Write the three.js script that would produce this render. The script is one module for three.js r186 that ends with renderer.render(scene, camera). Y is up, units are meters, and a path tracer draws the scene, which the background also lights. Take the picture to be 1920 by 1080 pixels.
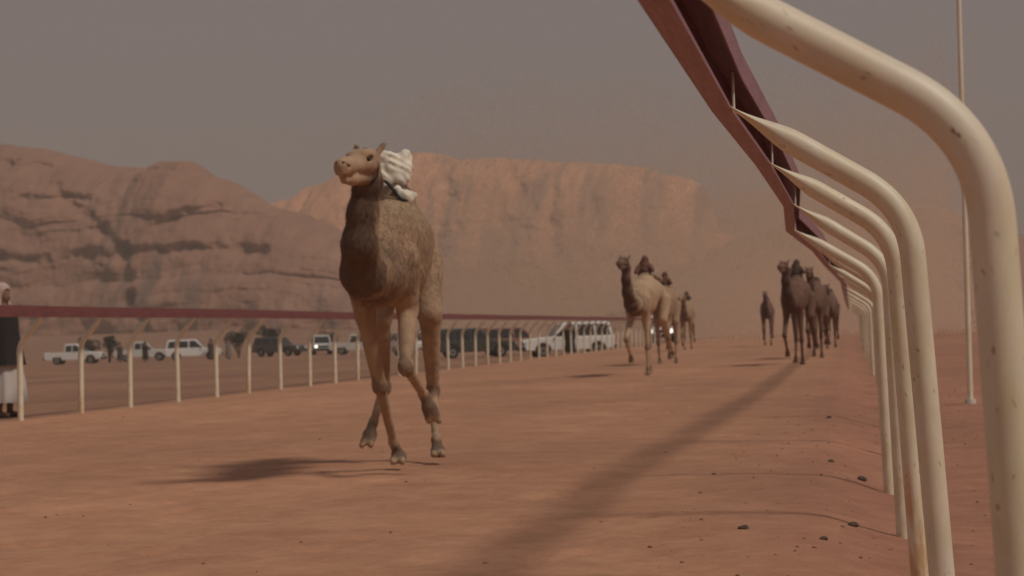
import * as THREE from 'three';
import { ImprovedNoise } from 'three/addons/math/ImprovedNoise.js';
import { mergeGeometries } from 'three/addons/utils/BufferGeometryUtils.js';

// ---------------------------------------------------------------- camera, sky, sun, exposure
const scene = new THREE.Scene();
const camera = new THREE.PerspectiveCamera(2 * Math.atan(540 / 3840) * 180 / Math.PI, 1920 / 1080, 0.1, 6000);
const EYE = 0.95, RAD = Math.PI / 180;
camera.position.set(0, EYE, 0);
camera.focus = 6; camera.userData.fStop = 8;
camera.rotation.set(1.26239 * RAD, 9.27799 * RAD, -1.97 * RAD, 'YXZ');

const renderer = new THREE.WebGLRenderer({ antialias: true });
renderer.toneMapping = THREE.LinearToneMapping;
renderer.toneMappingExposure = 0.62;
renderer.shadowMap.enabled = true;

{ // dusty evening sky: one even grey-brown veil, a little paler towards the horizon
  const W = 256, H = 128, d = new Float32Array(W * H * 4);
  for (let j = 0; j < H; j++) {
    const el = ((j + 0.5) / H - 0.5) * Math.PI, up = Math.max(0, Math.sin(el));
    const k = Math.exp(-up * 3.2);
    const c = [0.285 + 0.055 * k, 0.258 + 0.035 * k, 0.270 + 0.022 * k];
    for (let i = 0; i < W; i++) d.set([c[0], c[1], c[2], 1], (j * W + i) * 4);
  }
  const t = new THREE.DataTexture(d, W, H, THREE.RGBAFormat, THREE.FloatType);
  t.mapping = THREE.EquirectangularReflectionMapping; t.minFilter = t.magFilter = THREE.LinearFilter; t.needsUpdate = true;
  scene.background = t; scene.environment = t;
}
const sunDir = new THREE.Vector3(0.75, 1, 0.30).normalize();
const sun = new THREE.DirectionalLight(new THREE.Color(1, 0.90, 0.78), 3.0);
sun.position.copy(sunDir).multiplyScalar(120); sun.target.position.set(-5, 0, -30);
sun.position.add(sun.target.position);
sun.castShadow = true; sun.shadow.radius = 18; sun.shadow.mapSize.set(2048, 2048);
Object.assign(sun.shadow.camera, { left: -60, right: 60, top: 60, bottom: -60, near: 1, far: 300 });
scene.add(sun, sun.target);
scene.fog = new THREE.FogExp2(new THREE.Color(0.95, 0.80, 0.68), 0.00075);

// ---------------------------------------------------------------- helpers
let seed = 7;
const rnd = () => { seed = (seed * 1664525 + 1013904223) >>> 0; return seed / 4294967296; };
const rr = (a, b) => a + (b - a) * rnd();
const PN = new ImprovedNoise();
const noise = (x, y = 0, z = 0) => PN.noise(x + 31.7, y + 17.3, z + 9.1);
const fbm = (x, y, z, o = 4) => { let s = 0, a = 0.5; for (let i = 0; i < o; i++) { s += a * noise(x, y, z); x *= 2.03; y *= 2.03; z *= 2.03; a *= 0.5; } return s; };
const clamp = THREE.MathUtils.clamp, lerp = THREE.MathUtils.lerp;
const sst = (a, b, x) => { const t = clamp((x - a) / (b - a), 0, 1); return t * t * (3 - 2 * t); };
const interp = (pts, x) => { // smooth interpolation through [x, y] pairs
  if (x <= pts[0][0]) return pts[0][1];
  for (let i = 1; i < pts.length; i++) if (x <= pts[i][0]) { const [a, b] = [pts[i - 1], pts[i]]; return lerp(a[1], b[1], (x - a[0]) / (b[0] - a[0])); }
  return pts[pts.length - 1][1];
};
const used = {};
function numbered(n) { const k = used[n] = (used[n] ?? -1) + 1; return k ? n + '_' + String(k).padStart(3, '0') : n; }
function shadows(o) { o.traverse(m => { if (m.isMesh) { m.castShadow = true; m.receiveShadow = true; } }); return o; }
function tag(o, label, category, group, kind) {
  o.userData = { label, category };
  if (group) o.userData.group = group;
  if (kind) o.userData.kind = kind;
  return o;
}
function thing(name, label, category, pos = [0, 0, 0], turn = 0, group) {
  const g = new THREE.Group(); g.name = numbered(name); g.position.set(...pos); g.rotation.y = turn;
  scene.add(g); return tag(g, label, category, group);
}
function part(name, geo, mat, parent) { const m = new THREE.Mesh(geo, mat); m.name = name; m.castShadow = m.receiveShadow = true; parent.add(m); return m; }
function solo(name, geo, mat, label, category, group, kind) {
  const m = new THREE.Mesh(geo, mat); m.name = numbered(name); m.castShadow = m.receiveShadow = true; scene.add(m);
  return tag(m, label, category, group, kind);
}
const lin = (r, g, b) => new THREE.Color().setRGB(r, g, b);
const std = (c, roughness = 0.8, o = {}) => new THREE.MeshStandardMaterial({ color: lin(...c), roughness, ...o });
const V = (x, y, z) => new THREE.Vector3(x, y, z);
function merge(list) { return mergeGeometries(list.map(g => { const q = g.index ? g.toNonIndexed() : g; for (const k of Object.keys(q.attributes)) if (!['position', 'normal'].includes(k)) q.deleteAttribute(k); return q; })); }
const box = (w, h, d, x = 0, y = 0, z = 0) => new THREE.BoxGeometry(w, h, d).translate(x, y, z);

// tileable value-noise texture: mean near 1, for grain over a base colour
function grain(size, amp, tint, cells, s0) {
  const d = new Uint8Array(size * size * 4);
  const lay = cells.map((c, k) => { const a = new Float32Array(c * c); let q = (s0 + k * 977) >>> 0; for (let i = 0; i < a.length; i++) { q = (q * 1664525 + 1013904223) >>> 0; a[i] = q / 4294967296; } return a; });
  for (let j = 0; j < size; j++) for (let i = 0; i < size; i++) {
    let v = 0, w = 0;
    cells.forEach((c, k) => {
      const x = i / size * c, y = j / size * c, x0 = Math.floor(x), y0 = Math.floor(y), fx = x - x0, fy = y - y0, a = lay[k];
      const sx = fx * fx * (3 - 2 * fx), sy = fy * fy * (3 - 2 * fy), x1 = (x0 + 1) % c, y1 = (y0 + 1) % c;
      const wk = Math.pow(0.75, k);
      v += wk * lerp(lerp(a[y0 * c + x0], a[y0 * c + x1], sx), lerp(a[y1 * c + x0], a[y1 * c + x1], sx), sy); w += wk;
    });
    v = v / w - 0.5;
    const o = (j * size + i) * 4;
    for (let k = 0; k < 3; k++) d[o + k] = clamp(255 * (0.86 + amp * v * tint[k]), 0, 255);
    d[o + 3] = 255;
  }
  const t = new THREE.DataTexture(d, size, size); t.wrapS = t.wrapT = THREE.RepeatWrapping; t.magFilter = THREE.LinearFilter; t.minFilter = THREE.LinearMipmapLinearFilter; t.generateMipmaps = true; t.needsUpdate = true;
  return t;
}
const sandMap = grain(1024, 0.26, [0.8, 1, 1.1], [12, 31, 67, 151, 331], 11); sandMap.colorSpace = THREE.SRGBColorSpace;
const sandBump = grain(1024, 1.0, [1, 1, 1], [17, 41, 97, 211, 420], 23);

// surface nets: mesh of the zero level of a distance field
function surfaceNets(f, lo, hi, cell) {
  const n = [0, 1, 2].map(k => Math.ceil((hi[k] - lo[k]) / cell) + 1), [nx, ny, nz] = n;
  const F = new Float32Array(nx * ny * nz);
  // coarse pass first, so that only cells near the surface are read in full
  const S = 4, p = [0, 0, 0];
  for (let z0 = 0; z0 < nz; z0 += S) for (let y0 = 0; y0 < ny; y0 += S) for (let x0 = 0; x0 < nx; x0 += S) {
    const h = (S - 1) / 2, c = f(lo[0] + (x0 + h) * cell, lo[1] + (y0 + h) * cell, lo[2] + (z0 + h) * cell), far = Math.abs(c) > cell * S * 1.9;
    for (let z = z0; z < Math.min(nz, z0 + S); z++) for (let y = y0; y < Math.min(ny, y0 + S); y++) for (let x = x0; x < Math.min(nx, x0 + S); x++)
      F[(z * ny + y) * nx + x] = far ? c : f(lo[0] + x * cell, lo[1] + y * cell, lo[2] + z * cell);
  }
  const id = new Int32Array(nx * ny * nz).fill(-1), pos = [], idx = [];
  const at = (x, y, z) => (z * ny + y) * nx + x;
  const C = []; for (let k = 0; k < 8; k++) C.push([k & 1, (k >> 1) & 1, k >> 2]);
  const Ed = []; for (let a = 0; a < 8; a++) for (let b = a + 1; b < 8; b++) { const q = a ^ b; if (q === 1 || q === 2 || q === 4) Ed.push([a, b]); }
  for (let z = 0; z < nz - 1; z++) for (let y = 0; y < ny - 1; y++) for (let x = 0; x < nx - 1; x++) {
    const v = C.map(c => F[at(x + c[0], y + c[1], z + c[2])]); let neg = 0; for (const q of v) if (q < 0) neg++;
    if (!neg || neg === 8) continue;
    let c = 0; p[0] = p[1] = p[2] = 0;
    for (const [a, b] of Ed) if ((v[a] < 0) !== (v[b] < 0)) { const t = v[a] / (v[a] - v[b]); for (let k = 0; k < 3; k++) p[k] += C[a][k] + t * (C[b][k] - C[a][k]); c++; }
    id[at(x, y, z)] = pos.length / 3;
    pos.push(lo[0] + (x + p[0] / c) * cell, lo[1] + (y + p[1] / c) * cell, lo[2] + (z + p[2] / c) * cell);
  }
  const quad = (a, b, c, d, flip) => { if (a < 0 || b < 0 || c < 0 || d < 0) return; flip ? idx.push(a, c, b, a, d, c) : idx.push(a, b, c, a, c, d); };
  for (let z = 1; z < nz - 1; z++) for (let y = 1; y < ny - 1; y++) for (let x = 1; x < nx - 1; x++) {
    const s = F[at(x, y, z)] < 0;
    if (s !== F[at(x + 1, y, z)] < 0) quad(id[at(x, y - 1, z - 1)], id[at(x, y, z - 1)], id[at(x, y, z)], id[at(x, y - 1, z)], !s);
    if (s !== F[at(x, y + 1, z)] < 0) quad(id[at(x - 1, y, z - 1)], id[at(x - 1, y, z)], id[at(x, y, z)], id[at(x, y, z - 1)], !s);
    if (s !== F[at(x, y, z + 1)] < 0) quad(id[at(x - 1, y - 1, z)], id[at(x, y - 1, z)], id[at(x, y, z)], id[at(x - 1, y, z)], !s);
  }
  const g = new THREE.BufferGeometry();
  g.setAttribute('position', new THREE.Float32BufferAttribute(pos, 3)); g.setIndex(idx); g.computeVertexNormals();
  return g;
}
const smin = (a, b, k) => { const h = Math.max(k - Math.abs(a - b), 0) / k; return Math.min(a, b) - h * h * k * 0.25; };
// a chain of tapered capsules: [[ax,ay,az, ra], [bx,by,bz, rb]], wide = sideways flattening
function cap(a, b, ra, rb) {
  const dx = b[0] - a[0], dy = b[1] - a[1], dz = b[2] - a[2], L = dx * dx + dy * dy + dz * dz || 1e-9;
  return (x, y, z) => {
    const px = x - a[0], py = y - a[1], pz = z - a[2], t = clamp((px * dx + py * dy + pz * dz) / L, 0, 1);
    const qx = px - t * dx, qy = py - t * dy, qz = pz - t * dz;
    return Math.sqrt(qx * qx + qy * qy + qz * qz) - (ra + (rb - ra) * t);
  };
}
function field(groups, k = 0.06) { // groups: { k, caps: [...] }
  return (x, y, z) => {
    let d = 1e3;
    for (const g of groups) { let e = 1e3; for (const c of g.caps) e = smin(e, c(x, y, z), g.k); d = smin(d, e, g.join ?? k); }
    return d;
  };
}

// ---------------------------------------------------------------- the ground
const HOOF = [];
{ const s = seed; for (let i = 0; i < 950; i++) { const z = -4 - 46 * Math.pow(rnd(), 1.25); HOOF.push([rr(-10.4, -0.9), z, rr(0.07, 0.15), rr(0.010, 0.036)]); } seed = s + 5; }
const hoofCells = new Map();
for (const h of HOOF) for (let i = -1; i <= 1; i++) for (let j = -1; j <= 1; j++) { const k = (Math.floor(h[0] * 2) + i) + ',' + (Math.floor(h[1] * 2) + j); (hoofCells.get(k) ?? hoofCells.set(k, []).get(k)).push(h); }
const apronB = [[-330, 6], [-260, 22], [-225, 36], [-200, 40], [-175, 33], [-155, 23], [-135, 13], [-120, 12], [-105, 17], [-85, 26], [-60, 36], [-35, 44], [40, 42], [120, 30], [300, 26]];
function broad(x, z) { // the lie of the land
  let y = -0.45 * sst(-11.6, -15.5, x) - 0.12 * sst(-0.25, 0.35, x) + 0.03 * sst(0.6, 1.6, x);
  const d = -z;
  if (d > 130) {
    y += sst(340, 520, d) * 5 * sst(-60, -160, x);
    y += Math.pow(sst(620, 945, d), 1.4) * (interp(apronB, x) + 12 * fbm(x / 30, z / 60, 3.9, 4) - 3.5 * Math.abs(noise(x / 11 + 2 * noise(x / 40, z / 70, 1.1), z / 90, 7.2)));
    y += sst(130, 500, d) * 0.8 * fbm(x / 70, z / 70, 2.2, 3);
  }
  return y;
}
function groundY(x, z) {
  let y = broad(x, z);
  const near = 1 - sst(70, 160, -z);
  if (near > 0) {
    const drag = fbm(x * 1.1, z * 0.16, 4.4, 3);                        // lengthwise wheel and drag marks
    y += near * (0.022 * fbm(x * 0.6, z * 0.35, 1.7, 3) + 0.016 * drag + 0.006 * fbm(x * 3.1, z * 2.7, 6.1, 3));
    if (x > -0.6) y += near * 0.02 * sst(-0.6, 0.3, x) * fbm(x * 4, z * 4, 8.8, 3);
    const L = hoofCells.get(Math.floor(x * 2) + ',' + Math.floor(z * 2));
    if (L) for (const [hx, hz, r, dp] of L) { const q = ((x - hx) ** 2 + (z - hz) ** 2) / (r * r); if (q < 4) y += dp * (-Math.exp(-q * 1.6) + 0.35 * Math.exp(-((Math.sqrt(q) - 1.25) ** 2) * 9)); }
  }
  return y;
}
function axis(stops) { const a = [stops[0][0]]; for (let i = 1; i < stops.length; i++) { const [x, n] = stops[i], x0 = stops[i - 1][0]; for (let k = 1; k <= n; k++) a.push(x0 + (x - x0) * k / n); } return a; }
{
  const xs = axis([[-1500, 0], [-400, 16], [-80, 110], [-16, 60], [-11.5, 40], [-1.6, 130], [1.6, 42], [6, 24], [60, 40], [400, 40], [1500, 14]]);
  const zs = axis([[40, 0], [0, 20], [-3, 10], [-30, 300], [-60, 150], [-130, 120], [-380, 60], [-700, 30], [-1100, 130], [-2600, 20]]);
  const nx = xs.length, nz = zs.length, pos = new Float32Array(nx * nz * 3), col = new Float32Array(nx * nz * 3), uv = new Float32Array(nx * nz * 2), idx = [];
  const track = [0.47, 0.235, 0.135], verge = [0.40, 0.185, 0.112], left = [0.285, 0.145, 0.088], outer = [0.34, 0.175, 0.105];
  for (let j = 0; j < nz; j++) for (let i = 0; i < nx; i++) {
    const x = xs[i], z = zs[j], o = j * nx + i;
    pos.set([x, groundY(x, z), z], o * 3); uv.set([x / 3.1, z / 3.1], o * 2);
    const w = 0.5 * fbm(x * 0.9, z * 0.25, 3.3, 3);
    const v = sst(-1.0, 0.0, x + 0.7 * w), l = sst(-10.9, -11.5, x + 0.4 * w), p = sst(-0.12, 0.16, fbm(x / 9 + 4, z / 14, 1.9, 4));
    const m = 1 + 0.34 * fbm(x * 0.35, z * 0.09, 7.7, 3) + 0.22 * fbm(x * 0.22 + 9, z * 0.3, 2.9, 4) + 0.09 * fbm(x * 1.6, z * 0.9, 5.5, 3);
    for (let k = 0; k < 3; k++) { let c = lerp(lerp(track[k], verge[k], v), lerp(left[k], outer[k], p), l); col[o * 3 + k] = c * m * 1.3; }
  }
  for (let j = 0; j < nz - 1; j++) for (let i = 0; i < nx - 1; i++) { const a = j * nx + i, b = a + 1, c = a + nx, d = c + 1; idx.push(a, b, d, a, d, c); }
  const g = new THREE.BufferGeometry();
  g.setAttribute('position', new THREE.BufferAttribute(pos, 3)); g.setAttribute('color', new THREE.BufferAttribute(col, 3)); g.setAttribute('uv', new THREE.BufferAttribute(uv, 2));
  g.setIndex(idx); g.computeVertexNormals();
  const m = new THREE.MeshStandardMaterial({ vertexColors: true, map: sandMap, bumpMap: sandBump, bumpScale: 0.009, roughness: 1, side: THREE.DoubleSide });
  const o = solo('ground', g, m, 'reddish desert sand of the race track and the plain around it', 'ground', null, 'structure');
  if (o.geometry.attributes.normal.getY(5) < 0) { const ix = g.index.array; for (let k = 0; k < ix.length; k += 3) { const t = ix[k]; ix[k] = ix[k + 1]; ix[k + 1] = t; } g.computeVertexNormals(); }
}

// ---------------------------------------------------------------- sandstone massifs
function massif(name, label, crest, z0, o) {
  const X0 = crest[0][0], X1 = crest[crest.length - 1][0], N = o.cols ?? 620, MF = o.rows ?? 170, MB = 40, M = MF + MB;
  const pos = [], col = [], idx = [];
  const segs = o.cracks ?? [], ahead = o.lean * (Math.max(...crest.map(c => c[1])) * 0.85 + 4) + o.round;
  for (let j = 0; j <= M; j++) for (let i = 0; i <= N; i++) {
    const x = X0 + (X1 - X0) * i / N;
    const bed = fbm(x / (o.size * 0.9), 3.1, o.s, 4);
    const H = Math.max(2, interp(crest, x) + o.size * 0.018 * fbm(x / (o.size * 0.12), 1.3, o.s, 3) + (o.steps ?? 0) * (Math.abs(noise(x / (o.size * 0.22), 5.1, o.s)) - 0.25));
    let y, back;
    if (j <= MF) { const t = j / MF; y = -4 + (H + 4) * Math.sin(t * Math.PI / 2) ** 0.92; const q = clamp((y + 4) / (H + 4), 0, 1); back = o.lean * (y + 4) + o.round * (1 - Math.sqrt(Math.max(0, 1 - q ** 3))); }
    else { const t = (j - MF) / MB; y = H * (1 - t * t) - 6 * t; back = o.lean * (H + 4) + o.round + o.thick * t; }
    const yn = y / o.size;
    // rounded bulging slabs parted by bedding cracks and vertical flutes
    const warp = 0.12 * bed + 0.05 * fbm(x / (o.size * 0.25), yn * 2, o.s + 4, 3);
    const lay = (yn + warp) * o.layers, lf = lay - Math.floor(lay);
    let d = o.slab * Math.pow(Math.max(0, 4 * lf * (1 - lf)), 0.38) * (0.55 + 0.9 * noise(x / (o.size * 0.5), Math.floor(lay) * 7.3, o.s));
    const lay2 = lay * 5.3 + 1.5 * bed, l2 = lay2 - Math.floor(lay2), l3 = lay2 * 2.7 - Math.floor(lay2 * 2.7);
    d += o.slab * (0.15 * Math.pow(4 * l2 * (1 - l2), 0.3) * clamp(0.5 + 2 * noise(x / (o.size * 0.3), Math.floor(lay2) * 3.1, o.s + 60), 0, 1.2) + 0.04 * Math.pow(4 * l3 * (1 - l3), 0.3));
    const fl = noise((x + 0.35 * (y - H * 0.5) * noise(x / (o.size * 1.3), 2.7, o.s)) / (o.size * o.fluteW) + 1.6 * fbm(x / o.size * 2.2, yn * 2.4, o.s, 3), yn * 0.55, o.s + 9);
    const fl2 = noise(x / (o.size * o.fluteW * 0.37) + 1.1 * fbm(x / o.size * 5, yn * 4, o.s, 3), yn * 1.1, o.s + 12);
    const inBand = 1 - 0.85 * sst(0.60, 0.88, y / H + 0.16 * noise(x / (o.size * 0.4), 8.1, o.s));
    d += o.flute * inBand * clamp(0.6 + 1.7 * fbm(x / (o.size * 0.5), yn * 1.5, o.s + 50, 2), 0.05, 1.5) * ((1 - 2.2 * Math.abs(fl)) * 0.7 + (1 - 2.2 * Math.abs(fl2)) * 0.4);
    d += o.size * 0.11 * fbm(x / (o.size * 0.7), yn * 1.4, o.s + 2, 2);
    d += o.size * 0.045 * fbm(x / (o.size * 0.16), yn * 6, o.s + 6, 5) + o.size * 0.012 * Math.abs(noise(x / (o.size * 0.035), yn * 22, o.s + 8));
    for (const [pl, w, dep] of segs) for (let k = 1; k < pl.length; k++) {
      const [ax, ay] = pl[k - 1], [bx, by] = pl[k], ux = bx - ax, uy = by - ay, L = ux * ux + uy * uy;
      const vary = clamp(0.55 + 1.5 * fbm(x / (o.size * 0.13), y / (o.size * 0.13), o.s + 40, 3), 0, 1.5), wob = w * 2.2 * fbm(x / (w * 5), y / (w * 5), o.s, 4);
      const t = clamp(((x - ax) * ux + (y - ay) * uy) / L, 0, 1), q = Math.hypot(x - ax - t * ux, y - ay - t * uy + wob) / (w * (0.6 + 0.6 * vary));
      if (q < 3) { const e = Math.exp(-q * q); d -= dep * 0.62 * vary * e; }
    }
    const endFade = Math.min(1, Math.min(i, N - i) / 12);
    pos.push(x, y, z0 + ahead - back + (j <= MF ? d : d * (1 - (j - MF) / MB)) * endFade);
    // rock colours: orange upper beds, paler sand ledges, patchy dark varnish running down
    const v = fbm(x / (o.size * 0.10), yn * 1.3, o.s + 20, 4), v2 = fbm(x / (o.size * 0.4), yn * 3, o.s + 25, 4), v3 = fbm(x / (o.size * 0.04), yn * 12, o.s + 31, 3);
    const varn = sst(0.0, 0.34, v + 0.35 * v2 + (o.varnish ?? 0) - 0.10 * (1 - inBand)) * 0.75;
    const pale = sst(0.05, 0.35, v2);
    const base = o.rock, dk = o.dark;
    for (let k = 0; k < 3; k++) col.push(Math.max(0.02, lerp(lerp(base[k], base[k] * [1.12, 1.18, 1.2][k], pale), dk[k], varn) * (1 + 0.35 * v3)));
  }
  for (let j = 0; j < M; j++) for (let i = 0; i < N; i++) { const a = j * (N + 1) + i, b = a + 1, c = a + N + 1, e = c + 1; idx.push(a, b, e, a, e, c); }
  const g = new THREE.BufferGeometry();
  g.setAttribute('position', new THREE.Float32BufferAttribute(pos, 3)); g.setAttribute('color', new THREE.Float32BufferAttribute(col, 3)); g.setIndex(idx); g.computeVertexNormals();
  return solo(name, g, new THREE.MeshStandardMaterial({ vertexColors: true, roughness: 1, side: THREE.DoubleSide }), label, 'mountain', null, 'structure');
}
const rock = [0.31, 0.160, 0.110], rockDark = [0.13, 0.082, 0.068];
massif('rock_mountain', 'rounded brown sandstone mountain behind the left rail',
  [[-420, 74], [-323, 69.5], [-281, 64], [-256, 61.5], [-240, 60.4], [-230, 59], [-222, 57.4], [-213, 54.8], [-206, 52.8], [-192, 51.2], [-189, 53], [-180, 52.3], [-177, 48.5], [-168.5, 46.3], [-165, 44], [-162, 41.5], [-158, 39.3], [-153, 37.2], [-146, 35.5], [-140, 33], [-131, 27.7], [-125, 20], [-119, 11], [-113, 3]], -560,
  { size: 60, s: 1.5, lean: 0.32, round: 34, thick: 120, layers: 3.4, slab: 5, flute: 1.2, fluteW: 0.5, rock, dark: rockDark, varnish: -0.02, cols: 760, rows: 190,
    cracks: [
      [[[-262, 24], [-240, 25], [-222, 26], [-205, 25], [-188, 25.5], [-170, 26], [-150, 25]], 1.5, 7],
      [[[-240, 56], [-228, 53], [-218, 51], [-207, 40], [-196, 33], [-188, 27], [-183, 14], [-176, 4]], 1.6, 6],
      [[[-240, 41], [-222, 41.5], [-208, 42], [-200, 41]], 1.0, 4],
      [[[-200, 33], [-190, 27], [-176, 35], [-165, 37.5], [-156, 35]], 1.1, 4.5],
      [[[-256, 34], [-236, 31], [-228, 25]], 2.2, 6],
      [[[-193, 50], [-178, 48.4]], 0.8, 3],
    ] });
massif('rock_mountain', 'orange topped sandstone mountain with vertical flutes behind the running camels',
  [[-460, 8], [-400, 40], [-340, 58], [-300, 66], [-282, 69], [-270, 71.5], [-264, 72.5], [-259, 77.4], [-248, 80.6], [-237, 87], [-212, 92.8], [-196, 91], [-185, 87.8], [-164, 87.3], [-137, 84.2], [-111, 81.4], [-92, 78.7], [-85, 75.2], [-72, 72.5], [-66, 68.4], [-63, 58], [-60, 47], [-48, 42], [-22, 23], [-7, 3]], -1000,
  { size: 90, s: 4.2, lean: 0.26, round: 85, thick: 180, layers: 1.7, slab: 7, flute: 5, fluteW: 0.31, rock: [0.66, 0.31, 0.17], dark: [0.20, 0.125, 0.11], varnish: 0.03, cols: 820, rows: 180,
    cracks: [
      [[[-190, 86], [-180, 66], [-172, 52]], 3, 11], [[[-160, 84], [-148, 66], [-140, 58]], 3, 10],
      [[[-132, 62], [-130, 50], [-128, 36]], 3.5, 12], [[[-112, 60], [-110, 44]], 2.5, 8], [[[-86, 55], [-60, 54], [-40, 52]], 1.6, 7], [[[-265, 66], [-262, 50]], 2.5, 9], [[[-252, 70], [-250, 52]], 2, 8],
    ] });
massif('rock_mountain', 'far hazy flat topped hill in the gap beyond the right rail',
  [[-230, 90], [-162, 109], [-117, 118], [-102, 123.9], [-78, 124.3], [-49, 120.5], [-20, 108], [8, 99], [56, 83], [103, 61], [150, 40]], -1900,
  { size: 120, s: 7.7, lean: 0.3, round: 60, thick: 150, layers: 1.5, slab: 8, flute: 6, fluteW: 0.25, rock: [0.36, 0.2, 0.14], dark: [0.15, 0.1, 0.09], cols: 200, rows: 80 });
massif('rock_mountain', 'reddish rocky hill seen between the white posts of the right rail',
  [[-48, 3], [-40, 15], [-28, 38], [-18, 58.9], [-6, 63.7], [11, 66.5], [32, 67.3], [49, 63], [60, 57.8], [71, 48.6], [82, 41], [108, 33], [147, 34], [203, 37.8], [284, 37], [400, 40]], -1150,
  { size: 70, s: 9.9, lean: 0.5, round: 40, thick: 160, layers: 2.2, slab: 6, flute: 3, fluteW: 0.3, rock: [0.44, 0.215, 0.135], dark: [0.19, 0.115, 0.09], cols: 400, rows: 110, cracks: [[[[52, 62], [66, 46], [78, 30]], 2.2, 8]] });

// ---------------------------------------------------------------- running rails
function paintTexture(kind) { // cream paint with chips, rust and dirt; u round the tube, v along it
  const c = document.createElement('canvas'); c.width = 256; c.height = 1024; const x = c.getContext('2d');
  x.fillStyle = 'rgb(214,207,191)'; x.fillRect(0, 0, 256, 1024);
  for (let i = 0; i < 420; i++) { const g = rr(0, 1); x.fillStyle = g < 0.5 ? `rgba(190,170,120,${rr(0.03, 0.10)})` : `rgba(236,226,204,${rr(0.03, 0.10)})`; x.beginPath(); x.ellipse(rr(0, 256), rr(0, 1024), rr(6, 40), rr(10, 90), rr(0, 3), 0, 7); x.fill(); }
  for (let i = 0; i < 170; i++) { x.fillStyle = `rgba(${rr(90, 130)},${rr(70, 95)},${rr(45, 65)},${rr(0.15, 0.5)})`; x.beginPath(); x.ellipse(rr(0, 256), rr(0, 1024), rr(0.6, 3), rr(0.6, 6), rr(0, 3), 0, 7); x.fill(); }
  if (kind === 1) for (let i = 0; i < 160; i++) { const v = Math.pow(rnd(), 1.6) * 380; x.fillStyle = `rgba(${rr(175, 205)},${rr(120, 150)},${rr(75, 100)},${rr(0.08, 0.28)})`; x.beginPath(); x.ellipse(rr(0, 256), 1024 - v, rr(4, 26), rr(8, 50), 0, 0, 7); x.fill(); }
  if (kind === 2) { // scars of the nearest post
    const blot = (u, v, a, b, n, al) => { for (let i = 0; i < n; i++) { x.fillStyle = `rgba(${rr(70, 105)},${rr(58, 75)},${rr(35, 50)},${al})`; x.beginPath(); x.ellipse(u * 256 + rr(-a, a), 1024 * (1 - v) + rr(-b, b), rr(2, a * 0.5), rr(2, b * 0.4), rr(-0.4, 0.4), 0, 7); x.fill(); } };
    blot(0.70, 0.585, 7, 26, 18, 0.45); blot(0.30, 0.36, 10, 8, 8, 0.3); blot(0.22, 0.76, 4, 5, 5, 0.5); blot(0.38, 0.372, 8, 6, 7, 0.3);
  }
  const t = new THREE.CanvasTexture(c); t.colorSpace = THREE.SRGBColorSpace; t.wrapS = t.wrapT = THREE.RepeatWrapping; return t;
}
const postMaps = [0, 1, 2].map(paintTexture);
const postMats = [0, 1, 2, 0, 1].map((k, i) => new THREE.MeshPhysicalMaterial({ map: postMaps[k], color: i < 3 ? lin(1.06, 1.03, 0.99) : lin(1.16, 1.14, 1.12), roughness: 0.5, clearcoat: 0.15, clearcoatRoughness: 0.45 }));
// a bent tube post: upright, swept elbow, rising arm whose end is hammered flat
function postGeometry(base, bend, tip, r, side, segs = 22) {
  const a = V(base[0], base[1], 0), b = V(bend[0], bend[1], 0), c = V(tip[0], tip[1], 0);
  const R = Math.min(0.135, b.distanceTo(c) * 0.5), e0 = b.clone().lerp(a, R / a.distanceTo(b)), e1 = b.clone().lerp(c, R / b.distanceTo(c));
  const path = new THREE.CurvePath(); path.add(new THREE.LineCurve3(a, e0)); path.add(new THREE.QuadraticBezierCurve3(e0, b, e1)); path.add(new THREE.LineCurve3(e1, c));
  const pts = []; const L0 = a.distanceTo(e0), L2 = e1.distanceTo(c);
  for (let i = 0; i <= 10; i++) pts.push(a.clone().lerp(e0, i / 10));
  for (let i = 1; i <= 14; i++) pts.push(new THREE.QuadraticBezierCurve3(e0, b, e1).getPoint(i / 14));
  for (let i = 1; i <= 16; i++) pts.push(e1.clone().lerp(c, i / 16));
  const n = pts.length, cum = [0]; for (let i = 1; i < n; i++) cum.push(cum[i - 1] + pts[i].distanceTo(pts[i - 1]));
  const P = [], U = [], I = [];
  for (let i = 0; i < n; i++) {
    const T = (i < n - 1 ? pts[i + 1].clone().sub(pts[Math.max(0, i - 1)]) : pts[i].clone().sub(pts[i - 1])).normalize(), N = V(-T.y, T.x, 0);
    const q = clamp((cum[n - 1] - cum[i]) / 0.20, 0, 1), flat = lerp(0.10, 1, sst(0, 1, q)), wide = lerp(1.25, 1, q);
    for (let k = 0; k <= segs; k++) { const an = k / segs * 2 * Math.PI, cn = Math.cos(an) * r * flat, cz = Math.sin(an) * r * wide; P.push(pts[i].x + N.x * cn, pts[i].y + N.y * cn, cz); U.push(k / segs, cum[i] / cum[n - 1]); }
  }
  const w = segs + 1;
  for (let i = 0; i < n - 1; i++) for (let k = 0; k < segs; k++) { const p = i * w + k; I.push(p, p + w, p + 1, p + 1, p + w, p + w + 1); }
  const cc = P.length / 3; P.push(c.x, c.y, 0); U.push(0.5, 1); for (let k = 0; k < segs; k++) I.push((n - 1) * w + k, cc, (n - 1) * w + k + 1);
  const g = new THREE.BufferGeometry(); g.setAttribute('position', new THREE.Float32BufferAttribute(P, 3)); g.setAttribute('uv', new THREE.Float32BufferAttribute(U, 2)); g.setIndex(I); g.computeVertexNormals();
  return g;
}
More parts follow.
